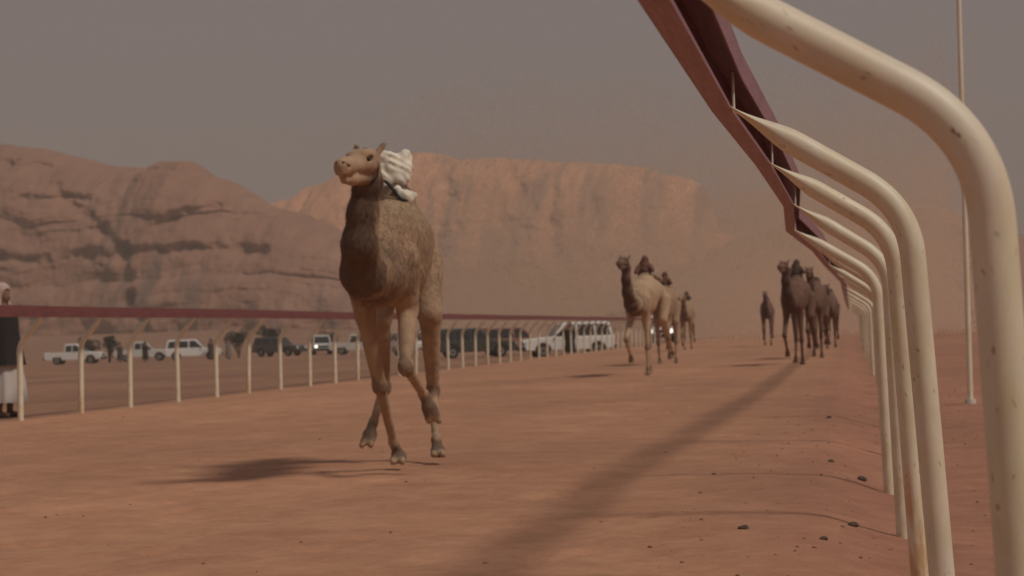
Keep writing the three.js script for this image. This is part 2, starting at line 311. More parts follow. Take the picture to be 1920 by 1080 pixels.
// maroon rail of folded sheet: web, lower flange, hood with a turned-down lip
function railGeometry(points, side) { // side +1: open towards +x
  const s = side, t = 0.004;
  const prof = [[0, 0], [0.052 * s, 0], [0.052 * s, 0.012], [(0.052 - t) * s, 0.012], [(0.052 - t) * s, t], [t * s, t], [t * s, 0.150 - t], [(0.086 - t) * s, 0.150 - t], [(0.086 - t) * s, 0.078], [0.086 * s, 0.078], [0.086 * s, 0.15], [0, 0.15]];
  const P = [], I = [], U = []; const n = prof.length; let v = 0;
  for (let i = 0; i < points.length - 1; i++) {
    const a = points[i], b = points[i + 1];
    for (let k = 0; k < n; k++) {
      const p = prof[k], q = prof[(k + 1) % n], o = P.length / 3;
      P.push(a[0] + p[0], a[1] + p[1], a[2], a[0] + q[0], a[1] + q[1], a[2], b[0] + q[0], b[1] + q[1], b[2], b[0] + p[0], b[1] + p[1], b[2]);
      U.push(0, a[2], 1, a[2], 1, b[2], 0, b[2]); I.push(o, o + 1, o + 2, o, o + 2, o + 3);
    }
  }
  const g = new THREE.BufferGeometry(); g.setAttribute('position', new THREE.Float32BufferAttribute(P, 3)); g.setAttribute('uv', new THREE.Float32BufferAttribute(U, 2)); g.setIndex(I); g.computeVertexNormals();
  return g;
}
const maroonGrain = grain(256, 0.35, [1, 1, 1], [8, 21, 55], 5); maroonGrain.colorSpace = THREE.SRGBColorSpace;
const maroon = new THREE.MeshStandardMaterial({ color: lin(0.25, 0.078, 0.082), map: maroonGrain, roughness: 0.55, side: THREE.DoubleSide });
const maroonDusty = new THREE.MeshStandardMaterial({ color: lin(0.40, 0.185, 0.225), map: maroonGrain, roughness: 0.5, side: THREE.DoubleSide });
const rodMat = std([0.62, 0.55, 0.47], 0.5);
{
  const fence = thing('rail_fence', 'near cream race rail of bent tube posts carrying a maroon rail along the right', 'fence');
  // base, elbow, tip of the posts as they stand; farther ones follow the gentle drift of the line
  const spec = [[3.0, 0.262, 0.205, 1.215, -0.268, 1.492, 2], [5.465, 0.252, 0.168, 1.245, -0.285, 1.528, 0], [7.426, 0.236, 0.172, 1.256, -0.254, 1.528, 1], [10.068, 0.231, 0.200, 1.235, -0.238, 1.528, 0], [12.767, 0.2176, 0.184, 1.218, -0.307, 1.528, 0]];
  const drift = [[12.7, -0.25], [20.7, -0.168], [29.9, -0.035], [40, -0.03], [66, 0.0], [110, 0.12]];
  spec.unshift([0.05, 0.23, 0.19, 1.24, -0.27, 1.528, 0], [-2.6, 0.23, 0.19, 1.24, -0.27, 1.528, 1]);
  for (const d of [16.5, 20.76, 25.2, 29.9, 35, 40.7, 47, 54, 61, 69, 78, 88, 99]) { const x = interp(drift, d); spec.push([d, x + 0.49 + rr(-0.015, 0.015), x + 0.46, 1.225 + rr(-0.01, 0.01), x, 1.528, d % 3 < 1 ? 1 : 0]); }
  const r = 0.0335, railPts = [];
  for (const [d, bx, ex, ey, tx, ty, k] of spec) {
    const g = postGeometry([bx, -0.42], [ex, ey], [tx, ty], r, 1, d < 14 ? 30 : 12);
    const p = part('post', g, postMats[k], fence); p.position.set(0, 0, -d);
    const rod = part('bracket_rod', new THREE.CylinderGeometry(0.0045, 0.0045, 0.10, 8).translate(tx + 0.006, ty + 0.045, 0), rodMat, p);
    railPts.push([d, tx, ty]);
  }
  railPts.sort((a, b) => a[0] - b[0]);
  for (let i = 0; i < railPts.length - 1; i++) { const [d0, x0, y0] = railPts[i], [d1, x1, y1] = railPts[i + 1]; part('rail', railGeometry([[x0 - 0.052, y0 - 0.006, -d0], [x1 - 0.052, y1 - 0.006, -d1 + 0.006]], 1), maroonDusty, fence); }
}
{
  const fence = thing('rail_fence', 'far cream race rail with maroon top running across the left behind the lead camel', 'fence');
  const X = -11.0; let prev = null;
  for (let i = -3; i < 44; i++) {
    const z = 28.27 + 2.123 * i + rr(-0.08, 0.08), lean = rr(-0.02, 0.02);
    const gy = groundY(X, -z), yb = rr(-0.01, 0.01);
    const g = postGeometry([X + lean, gy - 0.3], [X + 0.02, 1.03 + yb], [X + 0.36, 1.385], 0.039, 1, 12);
    const p = part('post', g, postMats[i % 4 === 0 ? 4 : 3], fence); p.position.z = -z;
    part('bracket_rod', new THREE.CylinderGeometry(0.0045, 0.0045, 0.10, 6).translate(X + 0.37, 1.43, 0), rodMat, p);
    const at = [X + 0.41, 1.375 + 0.012 * noise(i * 0.35, 2.2), -z];
    if (prev) part('rail', railGeometry([prev, [at[0], at[1], at[2] + 0.006]], -1), maroon, fence);
    prev = at;
  }
}
{ // slim white mast beyond the rail
  const m = thing('flag_pole', 'slim white pole standing on the red ground behind the nearest post', 'pole', [1.43, groundY(1.43, -25.5) - 0.02, -25.5]);
  const lean = 0.010;
  const g = new THREE.CylinderGeometry(0.026, 0.036, 6.4, 14).translate(0, 3.2, 0); const p = g.attributes.position; for (let i = 0; i < p.count; i++) p.setX(i, p.getX(i) + lean * p.getY(i) + 0.01 * Math.sin(p.getY(i)));
  part('shaft', g, postMats[3], m); part('base_collar', new THREE.CylinderGeometry(0.065, 0.075, 0.08, 14).translate(0, 0.04, 0), rodMat, m); part('finial', new THREE.SphereGeometry(0.055, 12, 8).translate(lean * 6.4, 6.43, 0), rodMat, m);
}

// ---------------------------------------------------------------- camels
const hide = new THREE.MeshStandardMaterial({ vertexColors: true, roughness: 0.95 });
const hornMat = std([0.03, 0.022, 0.018], 0.25), ropeMat = std([0.06, 0.035, 0.03], 0.8), blackStrap = std([0.012, 0.012, 0.013], 0.7);
function camelField(J) {
  const c = (a, b, ra, rb) => cap(J[a], J[b], ra, rb);
  const off = (k, x, y, z) => [J[k][0] + x, J[k][1] + y, J[k][2] + z];
  const f = V(...J.nose).sub(V(...J.poll)).normalize(), s = V(0, 1, 0).cross(f).normalize(), u = f.clone().cross(s).normalize(); // head axes
  const H = (k, a, b, d) => { const p = V(...J[k]).addScaledVector(f, a).addScaledVector(u, b).addScaledVector(s, d); return [p.x, p.y, p.z]; };
  J._head = { f, s, u, H };
  const head = [cap(J.poll, J.skull, 0.072, 0.080), cap(J.skull, J.muzzle, 0.074, 0.052), cap(J.muzzle, J.nose, 0.052, 0.046),
    ...[-1, 1].flatMap(q => [cap(H('nose', -0.05, 0.010, 0.020 * q), H('nose', 0.0, 0.006, 0.022 * q), 0.036, 0.028), cap(H('nose', -0.03, -0.02, 0.026 * q), H('nose', 0.012, -0.050, 0.017 * q), 0.034, 0.022), // nostrils, cleft upper lip
      cap(H('skull', -0.05, 0.048, 0.060 * q), H('skull', 0.055, 0.046, 0.058 * q), 0.032, 0.022), cap(H('skull', -0.04, -0.03, 0.036 * q), H('skull', 0.10, -0.03, 0.026 * q), 0.054, 0.038)])];
  const jaw = [cap(H('poll', 0.05, -0.080, 0), H('muzzle', -0.05, -0.086, 0), 0.060, 0.040), cap(H('muzzle', -0.05, -0.086, 0), H('nose', -0.02, -0.092, 0), 0.038, 0.030)];
  const ears = [-1, 1].map(q => cap(H('poll', 0.0, 0.055, 0.062 * q), H('poll', -0.05, 0.135, 0.105 * q), 0.027, 0.012));
  const cuts = [-1, 1].flatMap(q => [cap(H('nose', 0.03, -0.068, 0.020 * q), H('nose', -0.015, -0.066, 0.058 * q), 0.007, 0.009), cap(H('nose', -0.015, -0.066, 0.058 * q), H('muzzle', -0.10, -0.058, 0.066 * q), 0.009, 0.007), // mouth
    cap(H('nose', 0.030, 0.018, 0.020 * q), H('nose', 0.006, -0.004, 0.052 * q), 0.009, 0.011), cap(H('skull', 0.02, 0.016, 0.085 * q), H('skull', 0.05, 0.012, 0.080 * q), 0.022, 0.018)]).concat([cap(H('nose', 0.06, -0.02, 0), H('nose', 0.045, -0.06, 0), 0.010, 0.012)]);
  const leg = (p, hind) => {
    const k = J[p + '4'], d = V(...k).sub(V(...J[p + '3'])); const L = J[p + '2'];
    const up = cap(J[p + '0'], J[p + '1'], hind ? 0.150 : 0.115, hind ? 0.096 : 0.078);
    const mid = cap(J[p + '1'], J[p + '2'], hind ? 0.088 : 0.072, hind ? 0.046 : 0.047);
    const kn = cap(J[p + '2'], [L[0], L[1] - 0.02, L[2]], 0.054, 0.050);
    const low = cap(J[p + '2'], J[p + '3'], 0.042, 0.031);
    const fet = cap(J[p + '3'], k, 0.038, 0.040);
    const toe = J.toe?.[p] ?? [0, 0, 0.07];
    const tt = q => cap([k[0] + 0.016 * q, k[1] - 0.012, k[2]], [k[0] + toe[0] * 1.3 + 0.036 * q, k[1] + toe[1] * 1.3 - 0.016, k[2] + toe[2] * 1.45], 0.042, 0.026);
    return { k: 0.03, join: 0.065, caps: [up, mid, kn, low, fet, tt(-1), tt(1)] };
  };
  const torso = [c('chest', 'withers', 0.195, 0.185), c('withers', 'rib', 0.20, 0.262), c('chest', 'belly', 0.185, 0.215), c('rib', 'loin', 0.262, 0.205), c('belly', 'loin', 0.205, 0.15), c('loin', 'rump', 0.205, 0.19),
    cap(off('hump', 0, -0.18, 0.12), J.hump, 0.19, 0.105), cap(off('hump', 0, -0.2, -0.18), J.hump, 0.17, 0.10)];
  const neck = [c('throat', 'neck1', 0.088, 0.098), c('neck1', 'neck2', 0.098, 0.122), c('neck2', 'neck3', 0.122, 0.165), c('neck3', 'chest', 0.155, 0.19), c('poll', 'throat', 0.078, 0.088), c('neck3', 'withers', 0.13, 0.18)];
  const tail = [c('tail0', 'tail1', 0.045, 0.028), c('tail1', 'tail2', 0.028, 0.040)];
  const hf = field([{ k: 0.07, caps: [neck[0], neck[4]] }, { k: 0.045, join: 0.05, caps: head }, { k: 0.04, join: 0.022, caps: jaw }, { k: 0.01, join: 0.02, caps: [ears[0]] }, { k: 0.01, join: 0.02, caps: [ears[1]] }]);
  J._headField = (x, y, z) => { let d = hf(x, y, z); for (const c of cuts) d = -smin(-d, c(x, y, z), 0.012); return d; };
  const F = field([{ k: 0.14, caps: torso }, { k: 0.07, join: 0.13, caps: neck }, { k: 0.03, join: 0.05, caps: tail }, leg('fL'), leg('fR'), leg('hL', 1), leg('hR', 1)]);
  return F;
}
function camelGeometry(J, cell, coat) {
  const F = camelField(J), all = Object.entries(J).filter(([k, v]) => Array.isArray(v)).map(e => e[1]);
  const lo = [0, 1, 2].map(k => Math.min(...all.map(v => v[k])) - 0.34), hi = [0, 1, 2].map(k => Math.max(...all.map(v => v[k])) + 0.34);
  lo[1] = Math.max(lo[1], -0.12);
  const hp = ['nose', 'muzzle', 'skull', 'poll'].map(k => J[k]), hl = [0, 1, 2].map(k => Math.min(...hp.map(v => v[k])) - 0.2), hh = [0, 1, 2].map(k => Math.max(...hp.map(v => v[k])) + 0.2);
  const gs = [surfaceNets(F, lo, hi, cell), surfaceNets(J._headField, hl, hh, cell * 0.45)], n0 = gs[0].attributes.position.count;
  const g = mergeGeometries(gs), p = g.attributes.position, nn = g.attributes.normal, col = new Float32Array(p.count * 3);
  const neckMid = (a, b, x, y, z) => cap(J[a], J[b], 0, 0)(x, y, z);
  for (let i = 0; i < p.count; i++) {
    const x = p.getX(i), y = p.getY(i), z = p.getZ(i);
    const shag = 0.010 * fbm(x * 9, y * 6, z * 9, 3) * sst(0.5, 1.4, y) + 0.004 * noise(x * 60, y * 26, z * 60);
    const am = i < n0 ? shag : shag * 0.25; p.setXYZ(i, x + nn.getX(i) * am, y + nn.getY(i) * am, z + nn.getZ(i) * am);
    const n1 = fbm(x * 3, y * 3, z * 3, 3), n2 = fbm(x * 22, y * 9, z * 22, 3);
    // darker hair and painted-in shade on the throat, darker hair on the hump crest, dark pads and knees
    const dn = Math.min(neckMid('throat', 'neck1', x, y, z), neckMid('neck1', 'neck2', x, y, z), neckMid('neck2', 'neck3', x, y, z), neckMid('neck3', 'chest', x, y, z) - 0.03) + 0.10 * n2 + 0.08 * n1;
    const throatHairShade = sst(0.28, 0.16, dn) * sst(-0.40, 0.22, nn.getZ(i) * 0.8 - nn.getX(i) * 0.35 + n2 * 0.9 + n1 * 0.5);
    const hum = sst(0.22, 0.10, Math.hypot(x - J.hump[0], y - J.hump[1] - 0.05, z - J.hump[2])) * 0.8;
    let pad = 0; for (const q of ['fL', 'fR', 'hL', 'hR']) { const a = J[q + '4'], b = J[q + '2']; pad = Math.max(pad, sst(0.13, 0.07, Math.hypot(x - a[0], y - a[1], z - a[2]) + 0.05 * n2), 0.7 * sst(0.10, 0.06, Math.hypot(x - b[0], y - b[1], z - b[2]) + 0.06 * n2)); }
    const m = (1 + 0.30 * n1 + 0.34 * n2), dk = Math.max(throatHairShade * coat.throat, i >= n0 ? (coat.head ?? 0) : 0, hum, pad * 0.75);
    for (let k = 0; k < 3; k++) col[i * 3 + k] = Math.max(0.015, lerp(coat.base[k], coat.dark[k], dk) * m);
  }
  g.setAttribute('color', new THREE.BufferAttribute(col, 3)); g.computeVertexNormals();
  return g;
}
function camel(J, pos, turn, cell, coat, label, halter = true) {
  const t = thing('camel', label, 'camel', pos, turn, 'racing camels');
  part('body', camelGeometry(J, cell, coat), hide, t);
  const { H } = J._head;
  for (const q of [-1, 1]) part('eye', new THREE.SphereGeometry(0.024, 14, 10).translate(...H('skull', 0.034, 0.016, 0.064 * q)), hornMat, t);
  if (halter) {
    const ring = (k, a, b, w, h) => { const pts = []; for (let i = 0; i < 14; i++) { const an = i / 14 * Math.PI * 2; pts.push(V(...H(k, a, b + Math.sin(an) * h, Math.cos(an) * w))); } return new THREE.TubeGeometry(new THREE.CatmullRomCurve3(pts, true), 40, 0.006, 6, true); };
    part('halter', merge([ring('skull', -0.06, -0.040, 0.094, 0.126)]), ropeMat, t);
  }
  return t;
}
function furOn(t, J) { // short shaggy hairs lying down the coat, longest on neck, shoulder and hump
  const b = t.children[0].geometry, p = b.attributes.position, nn = b.attributes.normal, cc = b.attributes.color, P = [], N = [], C = [];
  for (let i = 0; i < 110000; i++) {
    const v = Math.floor(rnd() * p.count), x = V(p.getX(v), p.getY(v), p.getZ(v)), n = V(nn.getX(v), nn.getY(v), nn.getZ(v));
    const face = Math.min(x.distanceTo(V(...J.nose)) - 0.20, x.distanceTo(V(...J.skull)) - 0.13), hs = lerp(0.22, 1, sst(0, 0.12, face)); if (x.distanceTo(V(...J.nose)) < 0.09 || Math.abs(V(...J._head.H('skull', 0.034, 0.016, 0.064)).distanceTo(x)) < 0.035 || Math.abs(V(...J._head.H('skull', 0.034, 0.016, -0.064)).distanceTo(x)) < 0.035) continue;
    const top = sst(1.0, 1.5, x.y), L = lerp(0.012, 0.032, top) * hs * rr(0.6, 1.3), d = V(rr(-0.5, 0.5), -1, rr(-0.6, 0.1)); d.addScaledVector(n, -d.dot(n)).normalize().addScaledVector(n, rr(0.25, 0.75)).normalize();
    const s = d.clone().cross(n).normalize().multiplyScalar(rr(0.0014, 0.0030) * (0.6 + 0.4 * hs)), a = x.clone().addScaledVector(n, -0.004), e = a.clone().addScaledVector(d, L), q = rr(0.7, 1.35);
    for (const w of [a.clone().sub(s), a.clone().add(s), e]) { P.push(w.x, w.y, w.z); N.push(n.x, n.y, n.z); C.push(cc.getX(v) * q, cc.getY(v) * q, cc.getZ(v) * q); }
  }
  const g = new THREE.BufferGeometry(); g.setAttribute('position', new THREE.Float32BufferAttribute(P, 3)); g.setAttribute('normal', new THREE.Float32BufferAttribute(N, 3)); g.setAttribute('color', new THREE.Float32BufferAttribute(C, 3));
  part('fur', g, furMat, t).userData.kind = 'stuff';
}
const furMat = new THREE.MeshStandardMaterial({ vertexColors: true, roughness: 0.95, side: THREE.DoubleSide });
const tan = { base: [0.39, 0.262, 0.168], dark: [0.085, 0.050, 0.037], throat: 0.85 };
const cream = { base: [0.46, 0.32, 0.21], dark: [0.09, 0.05, 0.035], throat: 1.0, head: 0.8 };
const brown = { base: [0.165, 0.088, 0.062], dark: [0.055, 0.030, 0.024], throat: 0.8 };
const sandy = { base: [0.34, 0.22, 0.14], dark: [0.10, 0.06, 0.04], throat: 0.7 };
const LEAD = { nose: [-0.088, 2.100, 1.74], muzzle: [-0.070, 2.105, 1.66], skull: [-0.018, 2.150, 1.47], poll: [0.002, 2.135, 1.36], throat: [-0.020, 2.014, 1.30], neck1: [-0.060, 1.812, 1.30], neck2: [-0.092, 1.593, 1.28], neck3: [-0.113, 1.396, 1.08], chest: [-0.100, 1.403, 0.78],
  withers: [-0.066, 1.690, 0.60], rib: [-0.117, 1.640, 0.10], hump: [-0.156, 1.985, -0.20], loin: [-0.199, 1.700, -0.60], rump: [-0.241, 1.690, -1.05], belly: [-0.126, 1.420, 0.10], tail0: [-0.27, 1.76, -1.24], tail1: [-0.22, 1.60, -1.42], tail2: [-0.20, 1.33, -1.40],
  fL0: [-0.248, 1.506, 0.70], fL1: [-0.238, 1.121, 0.60], fL2: [-0.179, 0.592, 0.45], fL3: [-0.180, 0.151, 0.05], fL4: [-0.154, 0.052, 0.0],
  fR0: [0.090, 1.492, 0.70], fR1: [0.069, 1.130, 0.55], fR2: [0.120, 0.729, 0.90], fR3: [0.180, 0.520, 0.60], fR4: [0.212, 0.435, 0.58],
  hL0: [-0.40, 1.520, -0.95], hL1: [-0.430, 1.091, -0.70], hL2: [-0.500, 0.541, -1.10], hL3: [-0.560, 0.263, -0.92], hL4: [-0.580, 0.181, -0.87],
  hR0: [-0.110, 1.529, -0.95], hR1: [-0.012, 1.118, -0.65], hR2: [-0.069, 0.502, -0.95], hR3: [0.010, 0.130, -0.62], hR4: [0.032, 0.052, -0.57],
  toe: { fL: [0.01, -0.02, 0.07], fR: [0.025, -0.07, 0.0], hL: [-0.01, -0.055, 0.05], hR: [0.02, -0.01, 0.075] } };
{
  const y0 = groundY(-3.22, -15.1);
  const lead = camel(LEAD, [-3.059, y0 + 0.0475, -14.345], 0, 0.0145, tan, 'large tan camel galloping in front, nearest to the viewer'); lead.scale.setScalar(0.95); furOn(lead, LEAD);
}
// a straight-running camel with chosen leg swings (radians, forward positive) and neck carriage
function gait({ fl, fr, hl, hr, neckUp = 1, turnHead = 0, tall = 1 }) {
  const J = { chest: [0, 1.34, 0.66], withers: [0, 1.62, 0.52], rib: [0, 1.58, 0.05], hump: [0, 1.96, -0.12], loin: [0, 1.64, -0.55], rump: [0, 1.62, -0.95], belly: [0, 1.36, 0.05], tail0: [0, 1.70, -1.14], tail1: [0.03, 1.52, -1.3], tail2: [0.05, 1.26, -1.28] };
  J.neck3 = [0, 1.36, 0.98]; J.neck2 = [0, lerp(1.40, 1.58, neckUp), 1.24]; J.neck1 = [0, lerp(1.52, 1.84, neckUp), 1.34]; J.throat = [0, lerp(1.70, 2.07, neckUp), lerp(1.5, 1.36, neckUp)];
  const p = [0, lerp(1.80, 2.18, neckUp), lerp(1.56, 1.42, neckUp)], c = Math.cos(turnHead), s = Math.sin(turnHead), h = (a, b) => [p[0] + s * a, p[1] + b, p[2] + c * a];
  J.poll = p; J.skull = h(0.13, 0.01); J.muzzle = h(0.34, -0.03); J.nose = h(0.43, -0.035);
  J.toe = {};
  const leg = (k, x, z, hind, [a, b]) => { // a: swing of the upper leg, b: fold of the lower leg
    const y0 = 1.46, l1 = 0.42, l2 = 0.56, l3 = 0.52;
    J[k + '0'] = [x, y0, z]; const e = hind ? [x * 1.05, y0 - l1, z + 0.22 * Math.sign(1) + 0.12 * a] : [x, y0 - l1, z - 0.10 + 0.10 * a]; J[k + '1'] = e;
    const t1 = hind ? a - 0.35 : a + 0.05, kn = [x, e[1] - l2 * Math.cos(t1), e[2] + l2 * Math.sin(t1)]; J[k + '2'] = kn;
    const t2 = (hind ? a + 0.15 : a) - b, ft = [x, kn[1] - (l3 - 0.08) * Math.cos(t2), kn[2] + (l3 - 0.08) * Math.sin(t2)]; J[k + '3'] = ft;
    J[k + '4'] = [x, ft[1] - 0.08 * Math.cos(t2), ft[2] + 0.08 * Math.sin(t2) + 0.01]; J.toe[k] = [0, -0.06 * Math.sin(Math.min(1.2, b)), 0.07 * Math.cos(Math.min(1.4, b))];
  };
  leg('fL', -0.16, 0.6, false, fl); leg('fR', 0.16, 0.6, false, fr); leg('hL', -0.17, -0.9, true, hl); leg('hR', 0.17, -0.9, true, hr);
  const low = Math.min(...['fL', 'fR', 'hL', 'hR'].map(k => J[k + '4'][1])) - 0.05;
  for (const k in J) if (Array.isArray(J[k])) { J[k] = [J[k][0] * tall, (J[k][1] - low) * tall, J[k][2] * tall]; }
  return J;
}
const poseA = gait({ fl: [0.75, 1.5], fr: [0.02, 0.02], hl: [0.1, 0.3], hr: [-0.45, 0.5], neckUp: 1.05 });
const poseB = gait({ fl: [-0.25, 0.1], fr: [0.55, 1.2], hl: [-0.5, 0.6], hr: [0.25, 0.1], neckUp: 0.95, turnHead: 0.4 });
const poseC = gait({ fl: [0.6, 1.3], fr: [-0.3, 0.15], hl: [0.3, 0.1], hr: [-0.4, 0.7], neckUp: 0.8, turnHead: -0.35 });
const poseD = gait({ fl: [0.6, 1.3], fr: [-0.05, 0.05], hl: [0.3, 0.1], hr: [-0.4, 0.7], neckUp: 1.0, turnHead: -0.08 });
const herd = [
  // pose, x, z, turn, coat, label
  [{ ...poseA }, -4.12, -42.2, -0.17, cream, 'pale camel with dark throat running ahead of the second bunch'],
  [{ ...poseB }, -4.75, -54.0, -0.05, sandy, 'sandy camel following close behind the pale camel of the second bunch'],
  [{ ...poseC }, -6.55, -84.5, 0.0, sandy, 'sandy camel at the right rear of the second bunch'],
  [{ ...poseD }, -1.16, -48.4, -0.15, brown, 'dark brown camel running at the head of the far right bunch'],
  [{ ...poseA }, -0.84, -56.0, -0.08, brown, 'dark brown camel half hidden behind the leader of the far right bunch'],
  [{ ...poseA }, -3.55, -92.0, 0.0, brown, 'small brown camel leftmost of the far right bunch'],
  [{ ...poseB }, -1.75, -104.0, 0.0, brown, 'small brown camel behind the dark leader, second from the rail'],
  [{ ...poseC }, -0.62, -74.0, -0.05, brown, 'dark brown camel third in line close to the right rail'],
  [{ ...poseB }, -0.95, -128.0, 0.0, brown, 'tiny dusty camel nearest the right rail, last of all'],
];
for (const [J, x, z, a, coat, label] of herd) camel(J, [x, groundY(x, z) + 0.01, z], a, z > -60 ? 0.024 : 0.036, coat, label, z > -60);

// bundles the camels carry: a wrapped rider-machine strapped behind the hump
function bundleGeometry(caps, cell, k = 0.05) {
  const F = field([{ k, caps: caps.map(c => cap(...c)) }]), pts = caps.flatMap(c => [c[0], c[1]]);
  const lo = [0, 1, 2].map(i => Math.min(...pts.map(p => p[i])) - 0.2), hi = [0, 1, 2].map(i => Math.max(...pts.map(p => p[i])) + 0.2);
  return surfaceNets((x, y, z) => F(x, y, z) + 0.035 * Math.abs(noise(x * 9 + y * 7, y * 11, z * 12)) - 0.008 + 0.010 * noise(x * 26, y * 20, z * 26), lo, hi, cell);
}
const whiteCloth = std([0.80, 0.74, 0.62], 0.9), brownCloth = std([0.16, 0.075, 0.055], 0.9), duskCloth = std([0.10, 0.065, 0.05], 0.9);
{
  const t = thing('jockey_bundle', 'white cloth wrapped riding bundle on the back of the lead camel', 'saddle bundle', [-3.249, 1.976, -14.583], 0, 'riding bundles on the camels');
  t.scale.setScalar(0.95);
  part('wrapping', bundleGeometry([[[-0.02, 0.08, -0.02], [0.01, 0.22, 0], 0.11, 0.085], [[0.05, 0.19, 0.0], [0.115, 0.30, -0.02], 0.085, 0.050], [[-0.08, 0.12, 0.05], [-0.12, 0.20, 0.04], 0.085, 0.065], [[0.0, 0.28, 0.02], [-0.05, 0.31, 0.02], 0.065, 0.045], [[0.10, 0.12, 0.03], [0.15, 0.20, 0.02], 0.05, 0.035]], 0.011), whiteCloth, t);
  part('loose_cloth', bundleGeometry([[[0.10, 0.03, 0.20], [0.165, -0.03, 0.24], 0.036, 0.044], [[0.16, -0.03, 0.24], [0.225, -0.01, 0.22], 0.044, 0.026], [[0.175, -0.05, 0.24], [0.175, -0.14, 0.25], 0.032, 0.010]], 0.008, 0.03), whiteCloth, t);
  const tube = new THREE.TubeGeometry(new THREE.CatmullRomCurve3([V(-0.06, 0.12, 0.16), V(0.02, 0.09, 0.24), V(0.085, 0.02, 0.27), V(0.14, -0.045, 0.28), V(0.20, -0.05, 0.25)]), 24, 0.013, 8); part('strap', tube, blackStrap, t);
}
[[0, -4.12, -42.2, brownCloth, 'dark brown riding bundle on the pale camel of the second bunch'], [1, -4.75, -54.0, brownCloth, 'brown riding bundle on the following sandy camel of the second bunch'], [2, -6.55, -84.5, duskCloth, 'small dark riding bundle on the rear camel of the second bunch'], [3, -1.16, -48.4, duskCloth, 'dark riding bundle on the leading brown camel of the far right bunch']].forEach(([k, x, z, m, label], i) => {
  const t = thing('jockey_bundle', label, 'saddle bundle', [x, groundY(x, z) + herd[k][0].hump[1] - 0.03, z - 0.12], 0, 'riding bundles on the camels');
  part('wrapping', bundleGeometry([[[-0.01, 0.06, 0], [0.0, 0.24, 0], 0.13, 0.11], [[0.01, 0.30, 0.02], [0.02, 0.38, 0.03], 0.075, 0.07], [[-0.13, 0.20, 0.05], [-0.17, 0.10, 0.12], 0.05, 0.04], [[0.13, 0.22, 0.05], [0.18, 0.13, 0.12], 0.05, 0.04]], 0.02), m, t);
  part('strap', new THREE.TorusGeometry(0.135, 0.012, 6, 24).rotateX(Math.PI / 2).translate(0, 0.12, 0), blackStrap, t);
});

// ---------------------------------------------------------------- vehicles
const paintOf = {};
const carPaint = c => paintOf[c.join()] ??= new THREE.MeshPhysicalMaterial({ color: lin(...c), roughness: 0.42, clearcoat: 0.5, clearcoatRoughness: 0.25 });
const glassDark = new THREE.MeshPhysicalMaterial({ color: lin(0.03, 0.033, 0.034), roughness: 0.12 });
const rubber = std([0.018, 0.017, 0.017], 0.9), steel = std([0.35, 0.34, 0.33], 0.4, { metalness: 0.6 }), lampGlass = new THREE.MeshPhysicalMaterial({ color: lin(0.75, 0.75, 0.72), roughness: 0.1 }), redLamp = std([0.35, 0.02, 0.02], 0.3), dull = std([0.035, 0.032, 0.03], 0.8);
const taper = (g, y0, h, k) => { const p = g.attributes.position; for (let i = 0; i < p.count; i++) { const t = clamp((p.getY(i) - y0) / h, 0, 1); p.setZ(i, p.getZ(i) * (1 - k * t)); } g.computeVertexNormals(); return g; };
function extr(pts, width, bevel = 0.04, hole) { const s = new THREE.Shape(pts.map(p => new THREE.Vector2(...p))); const g = new THREE.ExtrudeGeometry(s, { depth: width - 2 * bevel, bevelEnabled: bevel > 0, bevelThickness: bevel, bevelSize: bevel, bevelOffset: -bevel, bevelSegments: 3, curveSegments: 10 }); return g.translate(0, 0, -width / 2 + bevel); }
function arch(cx, r, y0, dir = 1) { const a = []; for (let i = 0; i <= 10; i++) { const t = Math.PI * i / 10; a.push([cx + dir * r * -Math.cos(t), y0 + r * Math.sin(t) * 0.95]); } return a; }
function wheelInto(t, x, z, r) {
  const w = 0.24, prof = [[r * 0.60, -w / 2], [r * 0.93, -w / 2], [r, -w * 0.36], [r, w * 0.36], [r * 0.93, w / 2], [r * 0.60, w / 2]].map(p => new THREE.Vector2(...p));
  const wh = part('wheel', new THREE.LatheGeometry(prof, 24).rotateX(Math.PI / 2), rubber, t); wh.position.set(x, r, z);
  part('rim', new THREE.CylinderGeometry(r * 0.61, r * 0.61, w * 0.72, 18).rotateX(Math.PI / 2), steel, wh);
  part('hub', new THREE.CylinderGeometry(r * 0.2, r * 0.24, w * 0.9, 10).rotateX(Math.PI / 2), dull, wh);
}
